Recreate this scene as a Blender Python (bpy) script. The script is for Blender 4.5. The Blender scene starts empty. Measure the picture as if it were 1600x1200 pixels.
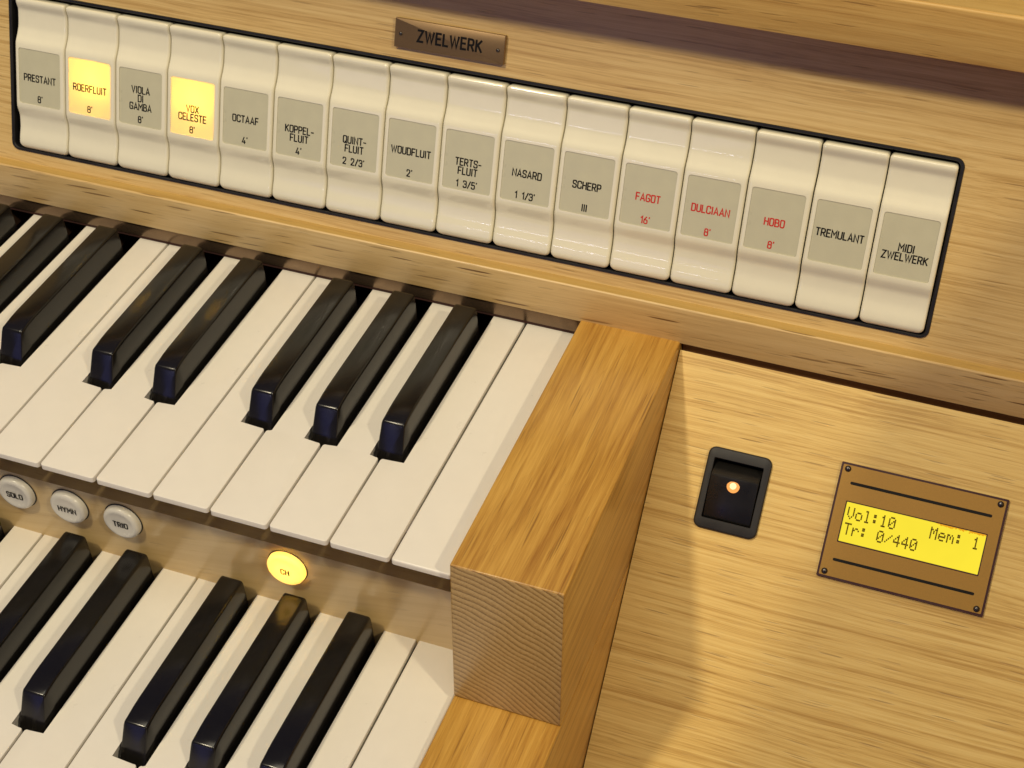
import bpy, bmesh, math, random
from mathutils import Vector, Matrix, Euler
random.seed(7)
scene = bpy.context.scene
COL = scene.collection

# ------------------------------------------------------------------ camera
cam_d = bpy.data.cameras.new('camera')
cam = bpy.data.objects.new('camera', cam_d)
COL.objects.link(cam)
cam.location = (0.15331, -0.34091, 0.40943)
cam.rotation_euler = (0.856635, 0.0126385, 0.35436)
cam_d.sensor_fit = 'HORIZONTAL'
cam_d.sensor_width = 36.0
cam_d.lens = 36.0 * 2519.73 / 1600
cam_d.clip_start = 0.01
cam_d.clip_end = 50
cam_d.dof.use_dof = True
cam_d.dof.focus_distance = 0.60
cam_d.dof.aperture_fstop = 45
scene.camera = cam

# ------------------------------------------------------------------ world and lamps
world = bpy.data.worlds.new('World')
scene.world = world
world.use_nodes = True
bg = world.node_tree.nodes['Background']
bg.inputs[0].default_value = (0.37, 0.40, 1.0, 1)
bg.inputs[1].default_value = 0.12

WARM = (1.0, 0.865, 0.60)
def lamp(name, aim, direction, dist, size, watts, color, size_y=None):
    d = bpy.data.lights.new(name, 'AREA')
    d.energy = watts
    d.color = color
    d.shape = 'DISK' if size_y is None else 'RECTANGLE'
    d.size = size
    if size_y is not None:
        d.size_y = size_y
    o = bpy.data.objects.new(name, d)
    COL.objects.link(o)
    v = Vector(direction).normalized()
    o.location = Vector(aim) + v * dist
    o.rotation_euler = v.to_track_quat('Z', 'Y').to_euler()
    return o
lamp('ceiling_lamp', (0, 0.05, 0), (-0.315, -0.455, 0.835), 2.4, 0.16, 23, WARM)
lamp('ceiling_lamp', (0, 0.05, 0), (0.62, -0.40, 0.68), 2.4, 0.12, 16, WARM)
lamp('ceiling_panel', (0, 0.05, 0), (-0.05, -0.25, 0.97), 2.6, 1.8, 28, (1.0, 0.895, 0.66))
# blue stage light far in front: navy glints on the sharps, violet shade under the top rail
lamp('stage_lamp', (-0.05, 0.05, 0), (-0.30, -0.95, 0.06), 1.9, 0.75, 0.85, (0.20, 0.24, 1.0))
# narrow cool tube across the room, mirrored in the tabs
lamp('tube_lamp', (-0.02, 0.15, 0.07), (-0.235, -0.98, 0.19), 1.6, 0.36, 0.24, (0.80, 0.78, 1.0), 0.007)

scene.view_settings.view_transform = 'Standard'
scene.view_settings.look = 'None'
scene.view_settings.exposure = 0.0
scene.view_settings.gamma = 1.0
scene.view_settings.use_curve_mapping = False

# ------------------------------------------------------------------ calibrated dimensions (metres)
P = 0.0235                      # white key pitch
YB = 0.1357                     # front of the oak rail
ZB, ZT = 0.0086, 0.0254         # rail bottom / top
YL = 0.1412                     # foot of the stop panel
TILT = 1.2478                   # stop panel slope
PA, PZ = 0.8291, 0.0064         # side panel slope, height at YB
BX0, BX1 = 0.0006, 0.0415       # cheek block sides
BZ = 0.0092                     # upper block top
LY, LZ = -0.1139, -0.0620       # lower manual offset
SLIP = 0.0168                   # piston rail front

# ------------------------------------------------------------------ node helpers
class NT:
    def __init__(self, name):
        self.m = bpy.data.materials.new(name)
        self.m.use_nodes = True
        self.t = self.m.node_tree
        self.t.nodes.clear()
        self.out = self.t.nodes.new('ShaderNodeOutputMaterial')
    def n(self, typ, **kw):
        nd = self.t.nodes.new(typ)
        for k, v in kw.items():
            setattr(nd, k, v)
        return nd
    def link(self, a, b):
        self.t.links.new(a, b)
    def put(self, sock, v):
        if hasattr(v, 'is_output') or isinstance(v, bpy.types.NodeSocket):
            self.link(v, sock)
        else:
            sock.default_value = v
    def coord(self):
        return self.n('ShaderNodeTexCoord').outputs['Object']
    def mapping(self, vec, scale=(1, 1, 1), rot=(0, 0, 0), loc=(0, 0, 0)):
        m = self.n('ShaderNodeMapping')
        self.link(vec, m.inputs['Vector'])
        m.inputs['Scale'].default_value = scale
        m.inputs['Rotation'].default_value = rot
        m.inputs['Location'].default_value = loc
        return m.outputs[0]
    def noise(self, vec, scale=1, detail=4, rough=0.55, dist=0.0):
        m = self.n('ShaderNodeTexNoise')
        self.link(vec, m.inputs['Vector'])
        m.inputs['Scale'].default_value = scale
        m.inputs['Detail'].default_value = detail
        m.inputs['Roughness'].default_value = rough
        m.inputs['Distortion'].default_value = dist
        return m
    def ramp(self, fac, stops):
        r = self.n('ShaderNodeValToRGB')
        self.link(fac, r.inputs[0])
        e = r.color_ramp.elements
        while len(e) < len(stops):
            e.new(0.5)
        for el, (p, c) in zip(e, stops):
            el.position = p
            el.color = c if len(c) == 4 else (*c, 1)
        return r.outputs[0]
    def rng(self, v, a, b, c, d):
        m = self.n('ShaderNodeMapRange')
        self.put(m.inputs['Value'], v)
        for k, x in zip(('From Min', 'From Max', 'To Min', 'To Max'), (a, b, c, d)):
            m.inputs[k].default_value = x
        return m.outputs[0]
    def math(self, op, a, b=0.0, c=0.0):
        m = self.n('ShaderNodeMath', operation=op)
        self.put(m.inputs[0], a)
        self.put(m.inputs[1], b)
        self.put(m.inputs[2], c)
        return m.outputs[0]
    def mix(self, fac, a, b, blend='MIX'):
        m = self.n('ShaderNodeMix', data_type='RGBA', blend_type=blend)
        self.put(m.inputs[0], fac)
        for i, v in ((6, a), (7, b)):
            if isinstance(v, bpy.types.NodeSocket):
                self.link(v, m.inputs[i])
            else:
                m.inputs[i].default_value = v if len(v) == 4 else (*v, 1)
        return m.outputs[2]
    def bsdf(self, color, rough=0.5, metallic=0.0, coat=0.0, coat_rough=0.1, spec=0.5, bump=None, bump_str=0.2, bump_dist=0.0002, ior=1.5):
        b = self.n('ShaderNodeBsdfPrincipled')
        if isinstance(color, bpy.types.NodeSocket):
            self.link(color, b.inputs['Base Color'])
        else:
            b.inputs['Base Color'].default_value = (*color, 1)
        self.put(b.inputs['Roughness'], rough)
        b.inputs['Metallic'].default_value = metallic
        b.inputs['Coat Weight'].default_value = coat
        b.inputs['Coat Roughness'].default_value = coat_rough
        b.inputs['Specular IOR Level'].default_value = spec
        b.inputs['IOR'].default_value = ior
        if bump is not None:
            bp = self.n('ShaderNodeBump')
            bp.inputs['Strength'].default_value = bump_str
            bp.inputs['Distance'].default_value = bump_dist
            self.link(bump, bp.inputs['Height'])
            self.link(bp.outputs[0], b.inputs['Normal'])
        return b
    def done(self, sh):
        self.link(sh.outputs[0] if hasattr(sh, 'outputs') else sh, self.out.inputs[0])
        return self.m

def stretched(along, a, b, axis):
    """mapping scale: a per metre along the grain, b across"""
    s = [b, b, b]
    s['xyz'.index(along)] = a
    return tuple(s)

def oak(name, grain, light, mid, dark, streak=0.5, fine=0.5, dash=0.6, dash_len=40, dash_wid=650, dash_density=0.72,
        rough=0.38, skew=0.0, coat=0.15, seed=0.0, tone=None):
    N = NT(name)
    co = N.coord()
    # slow wander of the grain
    wob = N.noise(N.mapping(co, stretched(grain, 9, 22, 0), loc=(seed, seed * 1.7, seed * 0.6)), 1, 2)
    off = N.n('ShaderNodeVectorMath', operation='SUBTRACT')
    N.link(wob.outputs['Color'], off.inputs[0]); off.inputs[1].default_value = (0.5, 0.5, 0.5)
    sc = N.n('ShaderNodeVectorMath', operation='SCALE')
    N.link(off.outputs[0], sc.inputs[0]); sc.inputs['Scale'].default_value = 0.0045
    ad = N.n('ShaderNodeVectorMath', operation='ADD')
    N.link(co, ad.inputs[0]); N.link(sc.outputs[0], ad.inputs[1])
    v = N.mapping(ad.outputs[0], (1, 1, 1), rot=(0, skew, 0) if grain == 'x' else (0, 0, skew), loc=(seed, seed, seed))
    broad = N.noise(N.mapping(v, stretched(grain, 5, 70, 0)), 1, 3, 0.6).outputs[0]
    bands = N.noise(N.mapping(v, stretched(grain, 10, 330, 0)), 1, 4, 0.65).outputs[0]
    hair = N.noise(N.mapping(v, stretched(grain, 10, 820, 0)), 1, 4, 0.8).outputs[0]
    f = N.math('ADD', N.math('MULTIPLY', broad, 0.45), N.math('MULTIPLY', bands, 0.55))
    f = N.math('ADD', N.math('MULTIPLY', N.math('SUBTRACT', f, 0.5), 1.6 * streak + 0.6), 0.5)
    f = N.math('ADD', f, N.math('MULTIPLY', N.math('SUBTRACT', hair, 0.5), fine))
    col = N.ramp(f, [(0.18, dark), (0.50, mid), (0.80, light)])
    # vessel dashes: short dark pores lying along the grain
    def pores(lenf, widf, dens, sd):
        vo = N.n('ShaderNodeTexVoronoi', feature='F1')
        N.link(N.mapping(v, stretched(grain, lenf, widf, 0), loc=(sd, sd, sd)), vo.inputs['Vector'])
        vo.inputs['Scale'].default_value = 1.0
        sp = N.n('ShaderNodeSeparateColor'); N.link(vo.outputs['Color'], sp.inputs[0])
        pick = N.math('GREATER_THAN', sp.outputs[0], dens)
        body = N.rng(vo.outputs['Distance'], 0.20, 0.28, 1.0, 0.0)
        return N.math('MULTIPLY', N.math('MULTIPLY', body, pick), N.rng(sp.outputs[1], 0, 1, 0.45, 1.0))
    d1 = pores(dash_len, dash_wid, dash_density, 3.1 + seed)
    d2 = pores(dash_len * 2.3, dash_wid * 2.2, dash_density - 0.12, 7.7 + seed)
    dd = N.math('MAXIMUM', d1, N.math('MULTIPLY', d2, 0.3))
    pore_col = tuple(c * k for c, k in zip(dark, (0.34, 0.26, 0.18)))
    col = N.mix(N.math('MULTIPLY', dd, dash), col, pore_col)
    hgt = N.math('SUBTRACT', N.math('MULTIPLY', hair, 0.35), dd)
    return N.done(N.bsdf(col, N.rng(hair, 0.2, 0.8, rough - 0.06, rough + 0.08), coat=coat, coat_rough=0.22, bump=hgt, bump_str=0.35, bump_dist=0.00025))

def block_oak(name):
    """solid oak: growth rings round an axis along y, so the end shows arcs and the top a flame figure"""
    N = NT(name)
    co = N.coord()
    wob = N.noise(N.mapping(co, (22, 3.5, 22)), 1, 1)
    off = N.n('ShaderNodeVectorMath', operation='SUBTRACT')
    N.link(wob.outputs['Color'], off.inputs[0]); off.inputs[1].default_value = (0.5, 0.5, 0.5)
    sc = N.n('ShaderNodeVectorMath', operation='SCALE')
    N.link(off.outputs[0], sc.inputs[0]); sc.inputs['Scale'].default_value = 0.006
    ad = N.n('ShaderNodeVectorMath', operation='ADD')
    N.link(co, ad.inputs[0]); N.link(sc.outputs[0], ad.inputs[1])
    v = N.mapping(ad.outputs[0], rot=(math.radians(-2.2), 0, math.radians(2.5)), loc=(0.026, 0, 0.125))
    sx = N.n('ShaderNodeSeparateXYZ'); N.link(v, sx.inputs[0])
    r = N.math('SQRT', N.math('ADD', N.math('MULTIPLY', sx.outputs[0], sx.outputs[0]), N.math('MULTIPLY', sx.outputs[2], sx.outputs[2])))
    jit = N.noise(N.mapping(co, (34, 6, 34)), 1, 2, 0.5).outputs[0]
    ph = N.math('FRACT', N.math('ADD', N.math('MULTIPLY', r, 430), N.math('MULTIPLY', jit, 3.2)))
    ring = N.ramp(ph, [(0.0, (1, 1, 1)), (0.18, (0.75, 0.75, 0.75)), (0.62, (0.1, 0.1, 0.1)), (1.0, (0, 0, 0))])
    broad = N.noise(N.mapping(ad.outputs[0], (60, 5, 60)), 1, 3).outputs[0]
    hair = N.noise(N.mapping(ad.outputs[0], (620, 17, 620)), 1, 4, 0.75).outputs[0]
    spk = N.noise(N.mapping(ad.outputs[0], (1300, 60, 1300)), 1, 3, 0.8).outputs[0]
    slow = N.math('ADD', N.math('MULTIPLY', N.math('SINE', N.math('MULTIPLY', r, 1150)), 0.5), 0.5)
    f = N.math('ADD', N.math('MULTIPLY', slow, 0.16), N.math('ADD', N.math('MULTIPLY', ring, 0.05), N.math('MULTIPLY', broad, 0.55)))
    f = N.math('ADD', f, N.math('MULTIPLY', N.math('SUBTRACT', hair, 0.5), 1.5))
    col = N.ramp(f, [(0.10, (0.62, 0.355, 0.075)), (0.38, (0.51, 0.27, 0.048)), (0.75, (0.33, 0.145, 0.02))])
    def pores(lenf, widf, dens, sd):
        vo = N.n('ShaderNodeTexVoronoi', feature='F1')
        N.link(N.mapping(ad.outputs[0], (widf, lenf, widf), loc=(sd, sd, sd)), vo.inputs['Vector'])
        vo.inputs['Scale'].default_value = 1.0
        sp = N.n('ShaderNodeSeparateColor'); N.link(vo.outputs['Color'], sp.inputs[0])
        pick = N.math('GREATER_THAN', sp.outputs[0], dens)
        body = N.rng(vo.outputs['Distance'], 0.20, 0.33, 1.0, 0.0)
        return N.math('MULTIPLY', N.math('MULTIPLY', body, pick), N.rng(sp.outputs[1], 0, 1, 0.3, 1.0))
    d1 = pores(28, 820, 0.66, 1.3)
    d2 = N.math('MULTIPLY', pores(60, 2200, 0.55, 5.9), N.math('ADD', N.math('MULTIPLY', ring, 0.9), 0.1))
    dd = N.math('MAXIMUM', N.math('MULTIPLY', d1, 0.8), d2)
    # the cut end is paler and pinker than the long grain
    geo = N.n('ShaderNodeNewGeometry')
    sn = N.n('ShaderNodeSeparateXYZ'); N.link(geo.outputs['True Normal'], sn.inputs[0])
    end = N.math('GREATER_THAN', N.math('ABSOLUTE', sn.outputs[1]), 0.8)
    endcol = N.ramp(N.math('ADD', N.math('MULTIPLY', ring, 0.62), N.math('MULTIPLY', spk, 0.75)),
                    [(0.25, (0.57, 0.39, 0.16)), (0.60, (0.43, 0.265, 0.09)), (1.0, (0.20, 0.11, 0.032))])
    col = N.mix(end, col, endcol)
    col = N.mix(N.math('MULTIPLY', dd, N.rng(end, 0, 1, 0.72, 0.35)), col, (0.13, 0.05, 0.008))
    hgt = N.math('SUBTRACT', N.math('MULTIPLY', hair, 0.4), dd)
    return N.done(N.bsdf(col, 0.36, coat=0.2, coat_rough=0.2, bump=hgt, bump_str=0.3, bump_dist=0.0002))

def plastic(name, color, rough=0.25, coat=0.0, var=0.03, spec=0.5, bump_str=0.03, scale=120):
    N = NT(name)
    co = N.coord()
    a = N.noise(N.mapping(co, (scale, scale, scale)), 1, 3).outputs[0]
    b = N.noise(N.mapping(co, (1800, 1800, 1800)), 1, 2).outputs[0]
    c = N.mix(N.rng(a, 0.3, 0.7, 0, 1), tuple(x * (1 - var) for x in color), tuple(min(1, x * (1 + var)) for x in color))
    return N.done(N.bsdf(c, N.rng(a, 0.3, 0.7, rough * 0.85, rough * 1.15), coat=coat, spec=spec, bump=b, bump_str=bump_str, bump_dist=0.00004))

M = {}
M['veneer'] = oak('oak_veneer', 'x', (0.79, 0.57, 0.24), (0.705, 0.48, 0.18), (0.52, 0.32, 0.10), streak=0.36, fine=1.8, dash=0.42, dash_len=50, dash_wid=1000, dash_density=0.74)
M['side_veneer'] = oak('oak_side_veneer', 'x', (0.81, 0.58, 0.205), (0.72, 0.485, 0.15), (0.51, 0.30, 0.075), streak=0.45, fine=1.9, dash=0.5, dash_len=46, dash_wid=1000, dash_density=0.72, seed=2.3)
M['rail'] = oak('oak_rail', 'x', (0.76, 0.55, 0.255), (0.68, 0.47, 0.195), (0.53, 0.34, 0.13), streak=0.34, fine=0.9, dash=1.0, dash_len=30, dash_wid=560, dash_density=0.30, skew=0.02, seed=4.1)
M['dimmed_top'] = oak('oak_dimmed_top', 'x', (0.56, 0.37, 0.115), (0.49, 0.31, 0.085), (0.38, 0.215, 0.05), streak=0.35, fine=0.5, dash=0.4, dash_len=46, dash_wid=1200, dash_density=0.82, seed=1.4)  # oak with the dimmer look of up-facing faces put into its colour
M['top_rail'] = oak('oak_top_rail', 'x', (0.76, 0.50, 0.16), (0.66, 0.405, 0.115), (0.50, 0.275, 0.07), streak=0.4, fine=1.5, dash=0.6, dash_len=40, dash_wid=900, dash_density=0.72, seed=6.2)
M['block'] = block_oak('oak_block')
M['maple'] = oak('pale_maple', 'x', (0.70, 0.52, 0.25), (0.62, 0.44, 0.195), (0.50, 0.32, 0.12), streak=0.25, fine=0.22, dash=0.12, dash_len=60, dash_wid=500, skew=0.18, seed=9.0, rough=0.3, coat=0.6)
M['white_key'] = plastic('white_key_plastic', (0.81, 0.76, 0.66), 0.32, var=0.012, bump_str=0.02)
M['black_key'] = plastic('black_key_plastic', (0.008, 0.007, 0.006), 0.2, var=0.1, bump_str=0.05)
M['ivory'] = plastic('ivory_plastic', (0.86, 0.81, 0.62), 0.07, coat=0.3, var=0.015, bump_str=0.012)
M['black_frame'] = plastic('black_frame', (0.012, 0.011, 0.011), 0.5, var=0.3, bump_str=0.5)
M['black_gloss'] = plastic('black_gloss', (0.010, 0.009, 0.008), 0.3, var=0.1)
M['bezel'] = plastic('bezel_plastic', (0.020, 0.018, 0.018), 0.5, var=0.08, bump_str=0.35, spec=0.35)
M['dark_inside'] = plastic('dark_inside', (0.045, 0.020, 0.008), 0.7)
M['gap_shade'] = plastic('gap_shade_brown', (0.16, 0.075, 0.035), 0.6)  # recess shade under the rail, put into a brown
M['felt'] = plastic('dark_red_felt', (0.045, 0.014, 0.009), 0.9, var=0.2, bump_str=0.6)
M['bronze_strip'] = None
M['ink'] = plastic('black_ink', (0.008, 0.007, 0.006), 0.6, spec=0.2)
M['red_ink'] = plastic('red_ink', (0.62, 0.035, 0.018), 0.5)
M['lcd_ink'] = plastic('lcd_ink', (0.075, 0.035, 0.003), 0.6, spec=0.1)
M['edge'] = plastic('dark_edge', (0.045, 0.008, 0.006), 0.4)
M['cap'] = plastic('piston_plastic', (0.80, 0.77, 0.66), 0.25, coat=0.2, var=0.02)

def bronze(name, color, metallic, rough, grain=2500):
    N = NT(name)
    co = N.coord()
    a = N.noise(N.mapping(co, (grain, grain, grain)), 1, 2).outputs[0]
    b = N.noise(N.mapping(co, (30, 30, 30)), 1, 3).outputs[0]
    c = N.mix(a, tuple(x * 0.86 for x in color), tuple(x * 1.12 for x in color))
    c = N.mix(N.rng(b, 0.3, 0.7, 0, 0.35), c, tuple(x * 0.85 for x in color))
    return N.done(N.bsdf(c, rough, metallic=metallic, bump=a, bump_str=0.1, bump_dist=0.00005))
M['bronze_strip'] = bronze('bronze_strip', (0.20, 0.135, 0.085), 0.75, 0.2, 400)
M['bronze'] = bronze('bronze_plate', (0.40, 0.215, 0.035), 0.25, 0.45)
M['dark_bronze'] = bronze('dark_bronze_plate', (0.27, 0.17, 0.08), 0.5, 0.35)
M['screw'] = bronze('screw_metal', (0.10, 0.09, 0.085), 0.9, 0.3)

def translucent(name, color, back):
    """thin plate that shows a lamp behind it; unlit ones look grey"""
    N = NT(name)
    co = N.coord()
    a = N.noise(N.mapping(co, (140, 140, 140)), 1, 2).outputs[0]
    c = N.mix(a, tuple(x * 0.97 for x in color), tuple(min(1, x * 1.03) for x in color))
    d = N.bsdf(c, 0.3)
    tr = N.n('ShaderNodeBsdfTranslucent')
    tr.inputs[0].default_value = (*back, 1)
    mx = N.n('ShaderNodeAddShader')
    N.link(d.outputs[0], mx.inputs[0]); N.link(tr.outputs[0], mx.inputs[1])
    return N.done(mx)
M['label'] = plastic('grey_label', (0.59, 0.56, 0.39), 0.32, var=0.03)
M['label_lit'] = translucent('lit_label', (0.50, 0.47, 0.35), (0.50, 0.46, 0.34))
M['cap_lit'] = translucent('lit_piston', (0.5, 0.47, 0.36), (0.50, 0.46, 0.34))

def emitter(name, color, strength, smudge=False):
    N = NT(name)
    co = N.coord()
    e = N.n('ShaderNodeEmission')
    e.inputs[1].default_value = strength
    a = N.noise(N.mapping(co, (60, 60, 60)), 1, 2).outputs[0]
    c = N.mix(N.rng(a, 0.3, 0.7, 0, 1), tuple(x * 0.95 for x in color), color)
    if smudge:   # a worn streak of the filter along the top edge of the glass
        s = N.n('ShaderNodeSeparateXYZ'); N.link(co, s.inputs[0])
        rag = N.noise(N.mapping(co, (900, 500, 1)), 1, 4, 0.7).outputs[0]
        prof = N.rng(s.outputs[0], -0.001, 0.012, 0.0, 0.0014)
        edge = N.math('SUBTRACT', 0.0081, N.math('MULTIPLY', prof, N.rng(rag, 0.3, 0.75, 0.2, 1.4)))
        worn = N.math('GREATER_THAN', s.outputs[1], edge)
        c = N.mix(N.math('MULTIPLY', worn, 0.85), c, (0.80, 0.30, 0.01))
    N.link(c, e.inputs[0])
    return N.done(e)
M['lcd'] = emitter('lcd_backlight', (1.0, 0.80, 0.045), 1.0, smudge=True)
M['led'] = emitter('led_lens', (1.0, 0.40, 0.10), 1.15)
M['filament'] = emitter('led_core', (1.0, 0.72, 0.36), 1.5)

# ------------------------------------------------------------------ mesh helpers
def empty(name, loc=(0, 0, 0), rot=(0, 0, 0), label=None, cat=None, group=None, kind=None):
    o = bpy.data.objects.new(name, None)
    o.empty_display_size = 0.01
    COL.objects.link(o)
    o.location = loc
    o.rotation_euler = rot
    tag(o, label, cat, group, kind)
    return o
def tag(o, label=None, cat=None, group=None, kind=None):
    for k, v in (('label', label), ('category', cat), ('group', group), ('kind', kind)):
        if v:
            o[k] = v
def link_mesh(name, me, mat, parent, loc=(0, 0, 0), rot=(0, 0, 0)):
    o = bpy.data.objects.new(name, me)
    COL.objects.link(o)
    if mat is not None and len(me.materials) == 0:
        me.materials.append(mat)
    o.parent = parent
    o.location = loc
    o.rotation_euler = rot
    return o
def finish(bm, name, smooth=None):
    bmesh.ops.recalc_face_normals(bm, faces=bm.faces)
    if smooth is not None:
        for f in bm.faces:
            f.smooth = True
        for e in bm.edges:
            if len(e.link_faces) == 2 and e.calc_face_angle(0) > smooth:
                e.smooth = False
    me = bpy.data.meshes.new(name)
    bm.to_mesh(me)
    bm.free()
    return me
def hull_prism(bm, pts_yz, x0, x1):
    """closed polygon in y,z swept along x"""
    a = [bm.verts.new((x0, y, z)) for y, z in pts_yz]
    b = [bm.verts.new((x1, y, z)) for y, z in pts_yz]
    n = len(a)
    bm.faces.new(a); bm.faces.new(b[::-1])
    for i in range(n):
        bm.faces.new((a[i], b[i], b[(i + 1) % n], a[(i + 1) % n]))
def bevel_all(bm, w, seg=2, angle=0.5):
    es = [e for e in bm.edges if len(e.link_faces) == 2 and e.calc_face_angle(0) > angle]
    bmesh.ops.bevel(bm, geom=es, offset=w, segments=seg, profile=0.5, affect='EDGES', clamp_overlap=True)
def prism_obj(name, pts_yz, x0, x1, mat, parent, bev=0.0006, seg=2):
    bm = bmesh.new()
    hull_prism(bm, pts_yz, x0, x1)
    bmesh.ops.recalc_face_normals(bm, faces=bm.faces)
    if bev:
        bevel_all(bm, bev, seg)
    me = finish(bm, name, 0.6)
    off = -parent.location if parent else Vector()
    return link_mesh(name, me, mat, parent, loc=off)
def rounded(pts, radii, seg=5):
    out = []
    n = len(pts)
    for i in range(n):
        p = Vector(pts[i]); r = radii[i] if isinstance(radii, (list, tuple)) else radii
        if r <= 0:
            out.append(tuple(p)); continue
        a = Vector(pts[i - 1]); b = Vector(pts[(i + 1) % n])
        u = (a - p).normalized(); w = (b - p).normalized()
        ang = u.angle(w)
        d = min(r / math.tan(ang / 2), (a - p).length * 0.49, (b - p).length * 0.49)
        r2 = d * math.tan(ang / 2)
        c = p + (u + w).normalized() * (r2 / math.sin(ang / 2))
        s = p + u * d - c; e = p + w * d - c
        a0 = math.atan2(s.y, s.x); a1 = math.atan2(e.y, e.x)
        da = (a1 - a0 + math.pi) % (2 * math.pi) - math.pi
        for k in range(seg + 1):
            t = a0 + da * k / seg
            out.append((c.x + r2 * math.cos(t), c.y + r2 * math.sin(t)))
    return out
def rrect(x0, y0, x1, y1, r, seg=5):
    return rounded([(x0, y0), (x1, y0), (x1, y1), (x0, y1)], r, seg)
def extrude_poly(bm, pts, z0, z1, cap0=True, cap1=True):
    a = [bm.verts.new((x, y, z0)) for x, y in pts]
    b = [bm.verts.new((x, y, z1)) for x, y in pts]
    n = len(a)
    if cap0: bm.faces.new(a[::-1])
    top = bm.faces.new(b) if cap1 else None
    for i in range(n):
        bm.faces.new((a[i], a[(i + 1) % n], b[(i + 1) % n], b[i]))
    return a, b
def loft(bm, rings, cap_first=True, cap_last=True):
    vs = [[bm.verts.new(p) for p in r] for r in rings]
    n = len(vs[0])
    for a, b in zip(vs, vs[1:]):
        for i in range(n):
            bm.faces.new((a[i], a[(i + 1) % n], b[(i + 1) % n], b[i]))
    if cap_first: bm.faces.new(vs[0][::-1])
    if cap_last: bm.faces.new(vs[-1])
    return vs
def inset_ring(pts, d):
    """shrink a convex outline"""
    n = len(pts); out = []
    for i in range(n):
        p = Vector(pts[i]); a = Vector(pts[i - 1]); b = Vector(pts[(i + 1) % n])
        e1 = (p - a); e2 = (b - p)
        if e1.length < 1e-9: e1 = e2
        if e2.length < 1e-9: e2 = e1
        n1 = Vector((-e1.y, e1.x)).normalized(); n2 = Vector((-e2.y, e2.x)).normalized()
        m = (n1 + n2)
        m = m.normalized() if m.length > 1e-9 else n1
        k = max(0.5, m.dot(n1))
        q = p + m * (d / k)
        out.append((q.x, q.y))
    return out
def soft_plate(bm, pts, z0, z1, r, seg=3):
    """ccw outline raised from z0 to z1 with a rounded upper edge"""
    rings = [[(x, y, z0) for x, y in pts]]
    for k in range(seg + 1):
        t = math.pi / 2 * k / seg
        ins = r * (1 - math.cos(t)); z = z1 - r + r * math.sin(t)
        rings.append([(x, y, z) for x, y in inset_ring(pts, ins)])
    return loft(bm, rings)

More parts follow.
